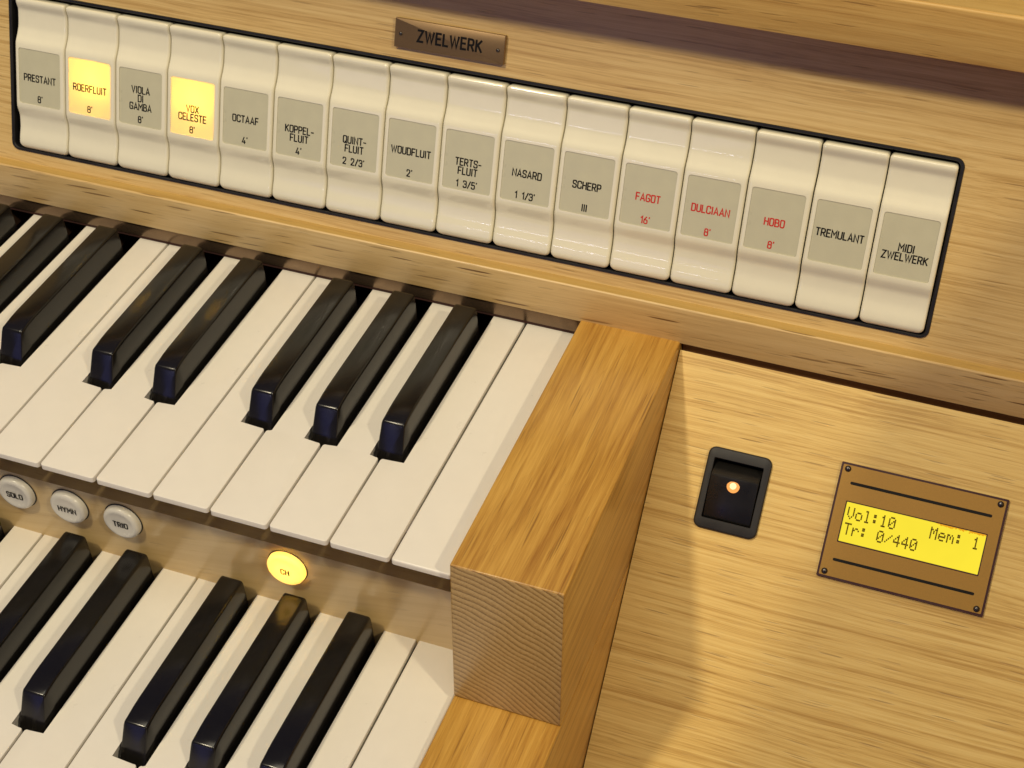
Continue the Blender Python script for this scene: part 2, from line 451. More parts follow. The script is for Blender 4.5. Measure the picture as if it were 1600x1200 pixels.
# ------------------------------------------------------------------ engraved lettering (stroke alphabet)
def S(*p): return (0, list(p))
def RR(*p): return (1, list(p))
GL = {
 'A': (0.56, [S((0, 0), (0.28, 1), (0.56, 0)), S((0.09, 0.30), (0.47, 0.30))]),
 'B': (0.50, [RR((0, 0.53), (0.46, 0.53), (0.46, 1), (0, 1), ), S((0, 1), (0, 0)), RR((0, 0), (0.50, 0), (0.50, 0.53), (0, 0.53))]),
 'C': (0.50, [RR((0.50, 0.74), (0.50, 1), (0, 1), (0, 0), (0.50, 0), (0.50, 0.26))]),
 'D': (0.50, [RR((0, 0), (0.50, 0), (0.50, 1), (0, 1)), S((0, 1), (0, 0))]),
 'E': (0.44, [S((0.44, 1), (0, 1), (0, 0), (0.44, 0)), S((0, 0.52), (0.38, 0.52))]),
 'F': (0.44, [S((0.44, 1), (0, 1), (0, 0)), S((0, 0.50), (0.38, 0.50))]),
 'G': (0.50, [RR((0.50, 0.76), (0.50, 1), (0, 1), (0, 0), (0.50, 0), (0.50, 0.46), (0.27, 0.46))]),
 'H': (0.50, [S((0, 0), (0, 1)), S((0.50, 0), (0.50, 1)), S((0, 0.52), (0.50, 0.52))]),
 'I': (0.08, [S((0.04, 0), (0.04, 1))]),
 'K': (0.50, [S((0, 0), (0, 1)), S((0.48, 1), (0, 0.42)), S((0.15, 0.60), (0.50, 0))]),
 'L': (0.42, [S((0, 1), (0, 0), (0.42, 0))]),
 'M': (0.62, [S((0, 0), (0, 1), (0.31, 0.42), (0.62, 1), (0.62, 0))]),
 'N': (0.52, [S((0, 0), (0, 1), (0.52, 0), (0.52, 1))]),
 'O': (0.50, [RR((0.25, 1), (0, 1), (0, 0), (0.50, 0), (0.50, 1), (0.25, 1))]),
 'P': (0.48, [S((0, 0), (0, 1)), RR((0, 1), (0.48, 1), (0.48, 0.45), (0, 0.45))]),
 'Q': (0.50, [RR((0.25, 1), (0, 1), (0, 0), (0.50, 0), (0.50, 1), (0.25, 1)), S((0.30, 0.22), (0.54, -0.06))]),
 'R': (0.50, [S((0, 0), (0, 1)), RR((0, 1), (0.48, 1), (0.48, 0.47), (0, 0.47)), S((0.26, 0.47), (0.50, 0))]),
 'S': (0.48, [RR((0.48, 0.76), (0.48, 1), (0, 1), (0, 0.53), (0.48, 0.50), (0.48, 0), (0, 0), (0, 0.24))]),
 'T': (0.48, [S((0, 1), (0.48, 1)), S((0.24, 1), (0.24, 0))]),
 'U': (0.50, [RR((0, 1), (0, 0), (0.50, 0), (0.50, 1))]),
 'V': (0.54, [S((0, 1), (0.27, 0), (0.54, 1))]),
 'W': (0.80, [S((0, 1), (0.20, 0), (0.40, 0.92), (0.60, 0), (0.80, 1))]),
 'X': (0.52, [S((0, 0), (0.52, 1)), S((0, 1), (0.52, 0))]),
 'Y': (0.54, [S((0, 1), (0.27, 0.45), (0.54, 1)), S((0.27, 0.45), (0.27, 0))]),
 'Z': (0.50, [S((0, 1), (0.48, 1), (0, 0), (0.50, 0))]),
 '1': (0.24, [S((0, 0.78), (0.20, 1), (0.20, 0))]),
 '2': (0.48, [RR((0, 0.74), (0, 1), (0.46, 1), (0.46, 0.60), (0, 0.02)), S((0, 0), (0.48, 0))]),
 '3': (0.46, [RR((0, 0.80), (0, 1), (0.45, 1), (0.45, 0.54), (0.16, 0.54)), RR((0.16, 0.54), (0.46, 0.54), (0.46, 0), (0, 0), (0, 0.20))]),
 '4': (0.52, [S((0.28, 1), (0, 0.22), (0.52, 0.22)), S((0.38, 0.50), (0.38, 0))]),
 '5': (0.46, [S((0.44, 1), (0.03, 1), (0, 0.54)), RR((0, 0.54), (0.46, 0.64), (0.46, 0), (0, 0), (0, 0.2))]),
 '6': (0.48, [RR((0.34, 1), (0, 0.52), (0, 0), (0.48, 0), (0.48, 0.56), (0.08, 0.56))]),
 '8': (0.48, [RR((0.24, 0.54), (0.02, 0.54), (0.02, 1), (0.46, 1), (0.46, 0.54), (0.24, 0.54)), RR((0.24, 0.53), (0, 0.53), (0, 0), (0.48, 0), (0.48, 0.53), (0.24, 0.53))]),
 '/': (0.40, [S((0, -0.04), (0.40, 1.04))]),
 "'": (0.06, [S((0.03, 0.86), (0.05, 1.02))]),
 '-': (0.34, [S((0, 0.46), (0.34, 0.46))]),
 ' ': (0.42, []),
}
def round_line(pts, r=0.2, seg=4):
    out = [pts[0]]
    for i in range(1, len(pts) - 1):
        p = Vector(pts[i]); a = Vector(pts[i - 1]); b = Vector(pts[i + 1])
        d = min(r, (a - p).length * 0.5, (b - p).length * 0.5)
        u = p + (a - p).normalized() * d; w = p + (b - p).normalized() * d
        for k in range(seg + 1):
            t = k / seg
            q = u * (1 - t) ** 2 + p * 2 * t * (1 - t) + w * t * t
            out.append((q.x, q.y))
    out.append(pts[-1])
    return out
def stroke(bm, pts, w, z, h):
    q = [Vector(p) for p in pts]
    clean = [q[0]]
    for p in q[1:]:
        if (p - clean[-1]).length > 1e-7: clean.append(p)
    q = clean; n = len(q)
    closed = (q[0] - q[-1]).length < 1e-6
    if not closed:   # rounded-looking ends: run on by a third of the width
        q[0] = q[0] + (q[0] - q[1]).normalized() * w * 0.3
        q[-1] = q[-1] + (q[-1] - q[-2]).normalized() * w * 0.3
    L = []; R = []
    for i in range(n):
        if i == 0: d = (q[-1] - q[-2]) if closed else (q[1] - q[0]); e = q[1] - q[0]
        elif i == n - 1: d = q[-1] - q[-2]; e = (q[1] - q[0]) if closed else d
        else: d = q[i] - q[i - 1]; e = q[i + 1] - q[i]
        n1 = Vector((-d.y, d.x)).normalized(); n2 = Vector((-e.y, e.x)).normalized()
        m = n1 + n2
        m = m.normalized() if m.length > 1e-6 else n1
        k = max(0.45, m.dot(n1))
        L.append(q[i] + m * (w / 2 / k)); R.append(q[i] - m * (w / 2 / k))
    a = [bm.verts.new((p.x, p.y, z + h)) for p in L]
    b = [bm.verts.new((p.x, p.y, z + h)) for p in R]
    for i in range(n - 1):
        bm.faces.new((b[i], b[i + 1], a[i + 1], a[i]))
def text_width(s, cap, space):
    return sum(GL[c][0] * cap for c in s) + space * cap * (len(s) - 1)
def lettering(bm, s, cx, cy, cap, weight=0.14, space=0.27, xs=1.0, z=0.0):
    w = text_width(s, cap, space) * xs
    x = cx - w / 2
    k = 0
    for ch in s:
        gw, strokes = GL[ch]
        for kind, pts in strokes:
            pl = round_line(pts) if kind else pts
            k += 1
            stroke(bm, [(x + px * cap * xs, cy - cap / 2 + py * cap) for px, py in pl], weight * cap, z, 0.00004 + 0.000006 * (k % 7))
        x += (gw + space) * cap * xs
def text_obj(lines, mat, parent, z, weight=0.14, space=0.27, xs=1.0):
    bm = bmesh.new()
    for s, cx, cy, cap in lines:
        lettering(bm, s, cx, cy, cap, weight, space, xs, z)
    me = bpy.data.meshes.new('lettering')
    bm.to_mesh(me); bm.free()
    return link_mesh('lettering', me, mat, parent)

# ================================================================== the organ console (woodwork)
con = empty('organ_console', (0.0, 0.10, -0.16), label='light oak organ console woodwork around the two keyboards and the tab row', cat='organ')
ct, st_ = math.cos(TILT), math.sin(TILT)
def sp(s, n=0.0):          # stop panel: distance up the slope, height above it -> y, z
    return (YL + s * ct - n * st_, ZT + s * st_ + n * ct)
cp_, sp_ = math.cos(PA), math.sin(PA)
def pp(s, n=0.0):          # side panel: distance down the slope, height above it -> y, z
    return (YB - s * cp_ - n * sp_, PZ - s * sp_ + n * cp_)
XL, XR = -0.42, 0.300
# sloping stop panel with the opening for the tab row cut through it
bm = bmesh.new()
po = rrect(XL + 0.0648, -0.004, XR + 0.0648, 0.16, 0.00001, 6)
pi_ = rrect(-0.1976, 0.0049, 0.1976, 0.0736, 0.0034, 6)
loft(bm, [[(x, y, -0.016) for x, y in po], [(x, y, 0) for x, y in po], [(x, y, 0) for x, y in pi_], [(x, y, -0.016) for x, y in pi_]], False, False)
o = link_mesh('stop_panel', finish(bm, 'stop_panel', 0.5), M['veneer'], con, Vector((-0.0648, *sp(0))) - con.location, (TILT, 0, 0))
# oak rail below it, with a narrow ledge and eased front edge
prism_obj('front_rail', [(YB, ZB), (YB, ZT - 0.0004), (YB + 0.0004, ZT), (YB + 0.0009, ZT), (YB + 0.0009, ZB)], XL, XR, M['rail'], con, 0.0001)
prism_obj('rail_ledge', [(YB + 0.00095, ZB), (YB + 0.00095, ZT - 0.0001), (YL + 0.003, ZT - 0.0006), (YL + 0.003, ZB)], XL, XR, M['dimmed_top'], con, 0)  # ledge split off to carry the darkened up-facing tone
prism_obj('top_rail', [(0.1557, 0.1368), (0.1557, 0.1555), (0.1563, 0.1561), (0.1575, 0.1561), (0.1575, 0.1368)], XL, XR, M['top_rail'], con, 0.0003)
prism_obj('top_shelf', [(0.15755, 0.1368), (0.15755, 0.1560), (0.32, 0.1560), (0.32, 0.1368)], XL, XR, M['dimmed_top'], con, 0)  # same darkened tone for the up-facing shelf
# bronze strip and felt behind the upper keys
prism_obj('name_strip', [(YB + 0.0012, 0.0016), (YB + 0.0012, ZB - 0.0001), (YB + 0.004, ZB - 0.0001), (YB + 0.004, 0.0016)], XL, BX0 - 0.0004, M['bronze_strip'], con, 0.0002)
prism_obj('key_felt', [(YB + 0.0016, 0.0002), (YB + 0.0016, 0.0015), (YB + 0.004, 0.0015), (YB + 0.004, 0.0002)], XL, BX0 - 0.0004, M['felt'], con, 0)
# sloping side panel
bm = bmesh.new()
po = rrect(BX1 + 0.0004, -0.26, XR, -0.0008, 0.00001, 4)
pi_ = rrect(0.07445 - 0.0112, -0.0502 - 0.0140, 0.07445 + 0.0112, -0.0502 + 0.0140, 0.001, 4)
loft(bm, [[(x, y, -0.016) for x, y in po], [(x, y, 0) for x, y in po], [(x, y, 0) for x, y in pi_], [(x, y, -0.016) for x, y in pi_]], False, False)
link_mesh('side_panel', finish(bm, 'side_panel', 0.5), M['side_veneer'], con, Vector((0, *pp(0))) - con.location, (PA, 0, 0))
prism_obj('shadow_gap', [(YB + 0.0035, -0.02), (YB + 0.0035, ZB - 0.0002), (YB + 0.006, ZB - 0.0002), (YB + 0.006, -0.02)], BX1 + 0.0005, XR, M['gap_shade'], con, 0)  # strip added to close the gap, its shade painted as dark brown
# cheek blocks
def block(name, prof, mat):
    o = prism_obj(name, prof, BX0, BX1, mat, con, 0.0007, 3)
    return o
block('cheek_block', [(-0.0034, BZ), (-0.0062, -0.0575), (0.150, -0.0575), (0.150, BZ)], M['block'])
block('cheek_block', [(-0.26, -0.0579), (-0.26, -0.16), (0.150, -0.16), (0.150, -0.0579)], M['block'])
# piston rail between the manuals
PISTONS = (("SOLO", -0.1940, -0.0392, False), ("HYMN", -0.1700, -0.0392, False), ("TRIO", -0.1460, -0.0392, False), ("CH", -0.0752, -0.0398, True))
bm = bmesh.new()
loops = [[(XL, -0.0795), (BX0 - 0.0005, -0.0795), (BX0 - 0.0005, -0.0295), (XL, -0.0295)]]
for _, x, z, _l in PISTONS:
    loops.append([(x + 0.0083 * math.cos(2 * math.pi * q / 40), z + 0.0083 * math.sin(2 * math.pi * q / 40)) for q in range(40)])
es = []
for lp in loops:
    a = [bm.verts.new((x, SLIP, z)) for x, z in lp]
    b = [bm.verts.new((x, SLIP + 0.010, z)) for x, z in lp]
    n = len(a)
    for i in range(n):
        es.append(bm.edges.new((a[i], a[(i + 1) % n])))
    wl = [bm.verts.new(v.co) for v in a]
    for i in range(n):
        bm.faces.new((wl[i], wl[(i + 1) % n], b[(i + 1) % n], b[i]))
bmesh.ops.triangle_fill(bm, edges=es, use_beauty=True)
o = link_mesh('piston_rail', finish(bm, 'piston_rail'), M['maple'], con, -con.location)
# key beds and inner backs, all dark
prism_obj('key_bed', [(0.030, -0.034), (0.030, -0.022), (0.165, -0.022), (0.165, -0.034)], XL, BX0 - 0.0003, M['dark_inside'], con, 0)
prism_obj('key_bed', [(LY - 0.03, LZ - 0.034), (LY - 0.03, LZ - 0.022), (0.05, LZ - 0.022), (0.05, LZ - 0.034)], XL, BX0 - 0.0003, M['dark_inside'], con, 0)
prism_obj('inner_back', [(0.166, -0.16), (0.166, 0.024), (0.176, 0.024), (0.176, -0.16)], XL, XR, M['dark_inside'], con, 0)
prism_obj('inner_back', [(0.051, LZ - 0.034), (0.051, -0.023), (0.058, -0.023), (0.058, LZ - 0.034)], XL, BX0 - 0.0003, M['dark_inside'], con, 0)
# right-hand end of the console, sloping down towards the player
prism_obj('console_side', [(0.32, -0.16), (0.32, 0.44), (0.06, 0.262), (-0.12, 0.142), (-0.30, 0.03), (-0.30, -0.16)], XR + 0.0005, XR + 0.025, M['veneer'], con, 0.001)

# ================================================================== keyboards
WHITE = ['C', 'B', 'A', 'G', 'F', 'E', 'D']          # from the right-hand end leftwards
SLOT = {1: (-0.0516, -0.0373), 2: (-0.0784, -0.0643), 3: (-0.1051, -0.0912), 5: (-0.1468, -0.1329), 6: (-0.1746, -0.1607)}
GAP = 0.0010
NOTCH = 0.0453
def white_mesh(deg, last, length):
    """deg: 0..6 from the right (C,B,A,G,F,E,D); x measured from the key's own right edge"""
    k = deg
    xr, xl = -k * P - GAP / 2, -(k + 1) * P + GAP / 2
    base = -k * P
    right_slot = SLOT.get(k - 1)
    if deg == 0 and not last:
        right_slot = tuple(q + 7 * P for q in SLOT[6])
    left_slot = SLOT.get(k)
    pts = [(xl, 0)]
    rad = [0.0012]
    pts.append((xr, 0)); rad.append(0.0012)
    if right_slot:
        pts += [(xr, NOTCH), (right_slot[0], NOTCH), (right_slot[0], length)]; rad += [0.0011, 0.0003, 0]
    else:
        pts += [(xr, length)]; rad += [0]
    if left_slot:
        pts += [(left_slot[1], length), (left_slot[1], NOTCH), (xl, NOTCH)]; rad += [0, 0.0003, 0.0011]
    else:
        pts += [(xl, length)]; rad += [0]
    pts = [(x - base, y) for x, y in pts]
    pl = rounded(pts, rad, 4)
    bm = bmesh.new()
    a, b = extrude_poly(bm, pl, -0.0023, 0)
    top = [e for e in bm.edges if all(v.co.z > -1e-6 for v in e.verts) and len(e.link_faces) == 2]
    low = [e for e in bm.edges if all(v.co.z < -0.002 and v.co.y < 0.002 for v in e.verts)]
    bmesh.ops.bevel(bm, geom=top, offset=0.0008, segments=4, profile=0.5, affect='EDGES', clamp_overlap=True)
    # key stick under the plate, set back from the lip
    shr = [(x, max(y, 0.006)) for x, y in pl]
    x0, x1 = min(p[0] for p in pl), max(p[0] for p in pl)
    ya = NOTCH + 0.004
    xs0 = (left_slot[1] - base) if left_slot else x0
    xs1 = (right_slot[0] - base) if right_slot else x1
    extrude_poly(bm, [(x0 + 0.0006, 0.024), (x1 - 0.0006, 0.024), (x1 - 0.0006, NOTCH - 0.0015), (x0 + 0.0006, NOTCH - 0.0015)], -0.012, -0.0024)
    for ya, yb in ((NOTCH - 0.0014, 0.112), (0.1121, length)):
        extrude_poly(bm, [(xs0 + 0.0006, ya), (xs1 - 0.0006, ya), (xs1 - 0.0006, yb), (xs0 + 0.0006, yb)], -0.012, -0.0024)
    bm.faces.ensure_lookup_table()
    for f in bm.faces:
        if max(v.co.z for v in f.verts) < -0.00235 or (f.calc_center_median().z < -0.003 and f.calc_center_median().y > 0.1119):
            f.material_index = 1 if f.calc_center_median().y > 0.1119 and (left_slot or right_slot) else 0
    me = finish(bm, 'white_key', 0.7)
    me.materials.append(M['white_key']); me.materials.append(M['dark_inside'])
    return me
def black_mesh(length):
    bm = bmesh.new()
    secs = []
    def ring(y, zt, wt, wb, zb=-0.009, r=0.0010):
        # tapered section with rounded shoulders
        pts = [(-wb, zb), (-wt - (wb - wt) * 0.12, zt - r * 1.5)]
        for k in range(4):
            t = math.pi / 2 * k / 3
            pts.append((-wt + r * (1 - math.cos(t)) - 0.0, zt - r + r * math.sin(t)))
        for k in range(3, -1, -1):
            t = math.pi / 2 * k / 3
            pts.append((wt - r * (1 - math.cos(t)), zt - r + r * math.sin(t)))
        pts += [(wt + (wb - wt) * 0.12, zt - r * 1.5), (wb, zb)]
        return [(x, y, z) for x, z in pts]
    wb = 0.0057
    F = 0.0456
    LEAN = 0.42
    def yshift(rg):      # front face leans back: move upper points away from the player
        return [(x, y + max(0, z + 0.009) * LEAN, z) for x, y, z in rg]
    secs.append(yshift(ring(F, 0.0099, 0.0042, wb - 0.0003, r=0.0011)))
    secs.append(yshift(ring(F + 0.00015, 0.0104, 0.0044, wb - 0.0001)))
    secs.append(yshift(ring(F + 0.0006, 0.01068, 0.0046, wb)))
    secs.append(ring(0.0570, 0.0110, 0.0046, wb))
    secs.append(ring(0.0600, 0.0114, 0.0046, wb))
    secs.append(ring(0.0640, 0.0116, 0.0046, wb))
    secs.append(ring(length - 0.0015, 0.0116, 0.0046, wb))
    secs.append(ring(length - 0.0004, 0.0114, 0.00455, wb))
    secs.append(ring(length, 0.0109, 0.0045, wb))
    loft(bm, secs)
    return finish(bm, 'black_key', 0.75)
def project(v):
    c = cam.matrix_world.inverted() @ Vector(v)
    return (0.5 + c.x / -c.z * 2519.73 / 1600, 0.5 + c.y / -c.z * 2519.73 / 1200)
bpy.context.view_layer.update()
def in_view(me, loc):
    ok = False
    for v in me.vertices:
        if v.co.z < -0.0005: continue
        u, w = project(Vector(loc) + v.co)
        if -0.02 < u < 1.02 and -0.02 < w < 1.02: return True
    return ok
def keyboard(oy, oz, length, label):
    kb = empty('keyboard', (0, oy, oz), label=label, cat='keyboard')
    wm = {}
    for k in range(0, 22):
        d = k % 7
        if (d, k == 0) not in wm: wm[(d, k == 0)] = white_mesh(d, k == 0, length)
        me = wm[(d, k == 0)]
        jit = random.uniform(-0.00012, 0.00006)
        loc = (-k * P, random.uniform(-0.00015, 0.00015), jit)
        if in_view(me, Vector(loc) + kb.location):
            link_mesh('white_key', me, M['white_key'], kb, loc, (0, random.uniform(-0.0012, 0.0012), 0))
    bmh = black_mesh(0.1268)
    for k in range(0, 22):
        d = k % 7
        if d in SLOT:
            c = sum(SLOT[d]) / 2 - 0.0003 - (k - d) * P
            loc = (c, random.uniform(-0.0002, 0.0002), random.uniform(-0.0002, 0.0001))
            if in_view(bmh, Vector(loc) + kb.location):
                link_mesh('black_key', bmh, M['black_key'], kb, loc)
    return kb
keyboard(0, 0, 0.150, 'upper organ keyboard directly below the oak rail and tab row')
keyboard(LY, LZ, 0.136, 'lower organ keyboard below the rail of round push buttons')

# ================================================================== stop tabs
T = 0.02432
XC = -0.0634
TW = 0.01193          # half width
S0, S1 = 0.0062, 0.0712
LABX = 0.01005
LAB0, LAB1 = 0.0270, 0.0506
N0 = 0.0036
fr = empty('tab_surround', (-0.0648, *sp(0.0, 0)), (TILT, 0, 0), label='thin black rounded surround framing the whole row of ivory tabs', cat='frame')
bm = bmesh.new()
outl = rrect(-0.1977, 0.0048, 0.1977, 0.0737, 0.0034, 6)
inl = rrect(-0.1962, 0.0060, 0.1962, 0.0724, 0.0022, 6)
loft(bm, [[(x, y, 0.0002) for x, y in outl], [(x, y, 0.0006) for x, y in inset_ring(outl, 0.0002)], [(x, y, 0.0006) for x, y in inset_ring(inl, -0.0003)],
          [(x, y, 0.0002) for x, y in inl], [(x, y, -0.0155) for x, y in inl]], False, True)
link_mesh('surround', finish(bm, 'surround', 0.6), M['black_frame'], fr)

PROF = [(0.0062, 0.0022), (0.0105, 0.0021), (0.0165, 0.00145), (0.0205, 0.0017), (0.0238, 0.0030), (0.0258, 0.0036), (0.0270, 0.0036), (0.0506, 0.0036),
        (0.0524, 0.0035), (0.0560, 0.0022), (0.0595, 0.0013), (0.0635, 0.0012), (0.0660, 0.0013), (0.0680, 0.0022), (0.0696, 0.0028), (0.0712, 0.0028)]
def prof(s):
    """monotone cubic through PROF"""
    n = len(PROF)
    for i in range(n - 1):
        if s <= PROF[i + 1][0] or i == n - 2:
            break
    def slope(j):
        if j <= 0 or j >= n - 1: return 0.0
        a = (PROF[j][1] - PROF[j - 1][1]) / (PROF[j][0] - PROF[j - 1][0])
        b = (PROF[j + 1][1] - PROF[j][1]) / (PROF[j + 1][0] - PROF[j][0])
        return 0.0 if a * b <= 0 else 2 * a * b / (a + b)
    x0, y0 = PROF[i]; x1, y1 = PROF[i + 1]
    h = x1 - x0; t = max(0, min(1, (s - x0) / h))
    m0, m1 = slope(i) * h, slope(i + 1) * h
    return (2 * t ** 3 - 3 * t * t + 1) * y0 + (t ** 3 - 2 * t * t + t) * m0 + (-2 * t ** 3 + 3 * t * t) * y1 + (t ** 3 - t * t) * m1
def fil(d, r):
    return 0.0 if d >= r else r - math.sqrt(max(0, r * r - (r - d) ** 2))
def tab_mesh():
    bm = bmesh.new()
    hx, h0, h1 = LABX + 0.0004, LAB0 - 0.0004, LAB1 + 0.0004
    rows = []
    for d in (0, 0.0001, 0.0003, 0.0007, 0.0012, 0.0018, 0.0024, 0.0030): rows.append(S0 + d)
    k = S0 + 0.0040
    while k < h0 - 0.0004: rows.append(k); k += 0.0010
    rows += [h0, (h0 + h1) / 2, h1]
    k = h1 + 0.0006
    while k < S1 - 0.0024: rows.append(k); k += 0.0008
    for d in (0.0021, 0.0015, 0.0010, 0.0006, 0.0003, 0.0001, 0): rows.append(S1 - d)
    eds = [0, 0.00005, 0.0002, 0.0005, 0.0009, 0.0012]
    grid = []
    for s in rows:
        rc = 0.0030 if s < 0.04 else 0.0012
        dend = min(s - S0, S1 - s)
        w = TW - (fil(dend, rc))
        re = 0.0034 if s < 0.04 else 0.0012
        hh = min(hx, w - 0.0013)
        cols = [-w + e for e in eds] + [-hh, -hh / 2, 0, hh / 2, hh] + [w - e for e in eds[::-1]]
        r = []
        for x in cols:
            z = prof(s) - fil(dend, re) * 0.9 - fil(w - abs(x), 0.0011)
            r.append(bm.verts.new((x, s, z)))
        grid.append(r)
    nc = len(grid[0]); ih0 = rows.index(h0); ih1 = rows.index(h1)
    jc0 = len(eds); jc1 = jc0 + 4
    for i in range(len(grid) - 1):
        for j in range(nc - 1):
            if ih0 <= i < ih1 and jc0 <= j < jc1: continue
            bm.faces.new((grid[i][j], grid[i][j + 1], grid[i + 1][j + 1], grid[i + 1][j]))
    # skirt down to behind the surround
    loop = grid[0][:] + [g[-1] for g in grid[1:]] + grid[-1][-2::-1] + [g[0] for g in grid[-2:0:-1]]
    low = [bm.verts.new((v.co.x, v.co.y, -0.012)) for v in loop]
    n = len(loop)
    for i in range(n):
        bm.faces.new((loop[i], low[i], low[(i + 1) % n], loop[(i + 1) % n]))
    bm.faces.new(low)
    # window for the label plate: rounded corners
    hole = [grid[ih0][j] for j in range(jc0, jc1 + 1)] + [grid[ih0 + 1][jc1]] + [grid[ih1][j] for j in range(jc1, jc0 - 1, -1)] + [grid[ih0 + 1][jc0]]
    inner = [bm.verts.new((x, y, N0)) for x, y in rrect(-LABX, LAB0, LABX, LAB1, 0.0010, 4)]
    es = []
    for lp in (hole, inner):
        for i in range(len(lp)):
            e = bm.edges.get((lp[i], lp[(i + 1) % len(lp)])) or bm.edges.new((lp[i], lp[(i + 1) % len(lp)]))
            es.append(e)
    bmesh.ops.triangle_fill(bm, edges=es, use_beauty=True)
    bmesh.ops.recalc_face_normals(bm, faces=bm.faces)
    wt = [bm.verts.new(v.co) for v in inner]
    wl = [bm.verts.new((v.co.x, v.co.y, N0 - 0.0028)) for v in inner]
    n = len(inner)
    for i in range(n):
        bm.faces.new((wt[i], wt[(i + 1) % n], wl[(i + 1) % n], wl[i]))
    for f in bm.faces: f.smooth = True
    # drop any fill that landed inside the window
    kill = [f for f in bm.faces if all(v in inner for v in f.verts)]
    bmesh.ops.delete(bm, geom=kill, context='FACES_ONLY')
    me = bpy.data.meshes.new('tab_body')
    bm.to_mesh(me); bm.free()
    return me
def label_mesh():
    bm = bmesh.new()
    e = 0.00004
    extrude_poly(bm, rrect(-LABX + e, LAB0 + e, LABX - e, LAB1 - e, 0.0010, 4), N0 - 0.0009, N0 - 0.00025, cap0=False)
    return finish(bm, 'label_plate', 0.6)
TABS = [(["PRESTANT"], "8'"), (["ROERFLUIT"], "8'"), (["VIOLA", "DI", "GAMBA"], "8'"), (["VOX", "CELESTE"], "8'"), (["OCTAAF"], "4'"),
        (["KOPPEL-", "FLUIT"], "4'"), (["QUINT-", "FLUIT"], "2 2/3'"), (["WOUDFLUIT"], "2'"), (["TERTS-", "FLUIT"], "1 3/5'"),
        (["NASARD"], "1 1/3'"), (["SCHERP"], "III"), (["FAGOT"], "16'"), (["DULCIAAN"], "8'"), (["HOBO"], "8'"), (["TREMULANT"], ""), (["MIDI", "ZWELWERK"], "")]
LIT = {1, 3}
RED = {11, 12, 13}
tb_me, lb_me = tab_mesh(), label_mesh()
lb_lit = lb_me.copy()
for i, (name, foot) in enumerate(TABS):
    words = ' '.join(name).replace('- ', '-') + (' ' + foot if foot else '')
    if i in LIT: lab = 'ivory stop tab with glowing yellow label lettered ' + words
    elif i in RED: lab = 'ivory stop tab with grey label in red letters ' + words
    else: lab = 'ivory stop tab with unlit grey label lettered ' + words
    x = XC + (i - 7.5) * T
    y, z = sp(0)
    t = empty('stop_tab', (x, y, z), (TILT, 0, 0), lab, 'stop tab', 'rocker stop tabs in a row on the oak panel')
    t.rotation_euler.z = random.uniform(-0.002, 0.002)
    b = link_mesh('tab_body', tb_me, M['ivory'], t)
    lp = link_mesh('label_plate', lb_lit if i in LIT else lb_me, M['label_lit'] if i in LIT else M['label'], t)
    H = LAB1 - LAB0
    rows = []
    fr0 = 0.515
    if len(name) == 3: fr0 = 0.357
    for q, s in enumerate(name):
        rows.append((s, 0, LAB1 - H * (fr0 + 0.15 * q), 0.00272))
    if foot: rows.append((foot, 0, LAB1 - H * 0.885, 0.0026))
    text_obj(rows, M['red_ink'] if i in RED else M['ink'], lp, N0 - 0.00025, 0.185, 0.46 if foot == 'III' and False else 0.235)
    if i in LIT:
        d = bpy.data.lights.new('tab_lamp', 'POINT')
        d.energy = 0.0095
        d.color = (1.0, 0.56, 0.03)
        d.shadow_soft_size = 0.0015
        lo = bpy.data.objects.new('tab_lamp', d)
        COL.objects.link(lo)
        lo.parent = t
        lo.location = (0.0005, 0.0425, -0.0036)

# ================================================================== name plate above the tabs
np_ = empty('name_plate', (-0.0640, *sp(0.0838)), (TILT, 0, 0), label='small dark bronze plate lettered ZWELWERK above the tab row', cat='sign')
bm = bmesh.new()
soft_plate(bm, rrect(-0.0226, -0.0056, 0.0226, 0.0056, 0.0002, 2), 0.0002, 0.0018, 0.0003, 2)
pl = link_mesh('plate', finish(bm, 'plate', 0.5), M['dark_bronze'], np_)
text_obj([("ZWELWERK", 0.0002, 0.0, 0.0042)], M['ink'], np_, 0.0018, 0.20, 0.26, 1.0)
def screw_mesh(r, h):
    bm = bmesh.new()
    rings = []
    for k in range(5):
        t = math.pi / 2 * k / 4.6
        rr = r * math.cos(t); zz = h * math.sin(t)
        rings.append([(rr * math.cos(a), rr * math.sin(a), zz) for a in [2 * math.pi * q / 14 for q in range(14)]])
    loft(bm, rings)
    return finish(bm, 'screw', 1.0)
sc_small = screw_mesh(0.0008, 0.0006)
for sx in (-1, 1):
    link_mesh('screw', sc_small, M['screw'], np_, (sx * 0.0200, -0.0003, 0.0017))

# ================================================================== piston buttons
def piston_mesh(r, h):
    bm = bmesh.new()
    rings = []
    N = 40
    for rr, z in ((r, -0.008), (r, h - 0.0016), (r - 0.0002, h - 0.0008), (r - 0.0007, h - 0.00025), (r - 0.0014, h), (r - 0.0022, h - 0.00005), (r - 0.0030, h - 0.00025), (r * 0.4, h - 0.00035), (0.0008, h - 0.0004)):
        rings.append([(rr * math.cos(2 * math.pi * q / N), rr * math.sin(2 * math.pi * q / N), z) for q in range(N)])
    loft(bm, rings, cap_first=False)
    return finish(bm, 'cap', 0.9)
def ring_mesh(r0, r1, z):
    bm = bmesh.new()
    N = 40
    rings = [[(rr * math.cos(2 * math.pi * q / N), rr * math.sin(2 * math.pi * q / N), zz) for q in range(N)] for rr, zz in ((r1, 0.0001), (r1, z), (r0, z), (r0, 0.0001))]
    loft(bm, rings, False, False)
    return finish(bm, 'hole_rim', 0.6)
pm = piston_mesh(0.0079, 0.0030)
pm_lit = pm.copy()
rim = ring_mesh(0.0076, 0.00835, 0.00025)
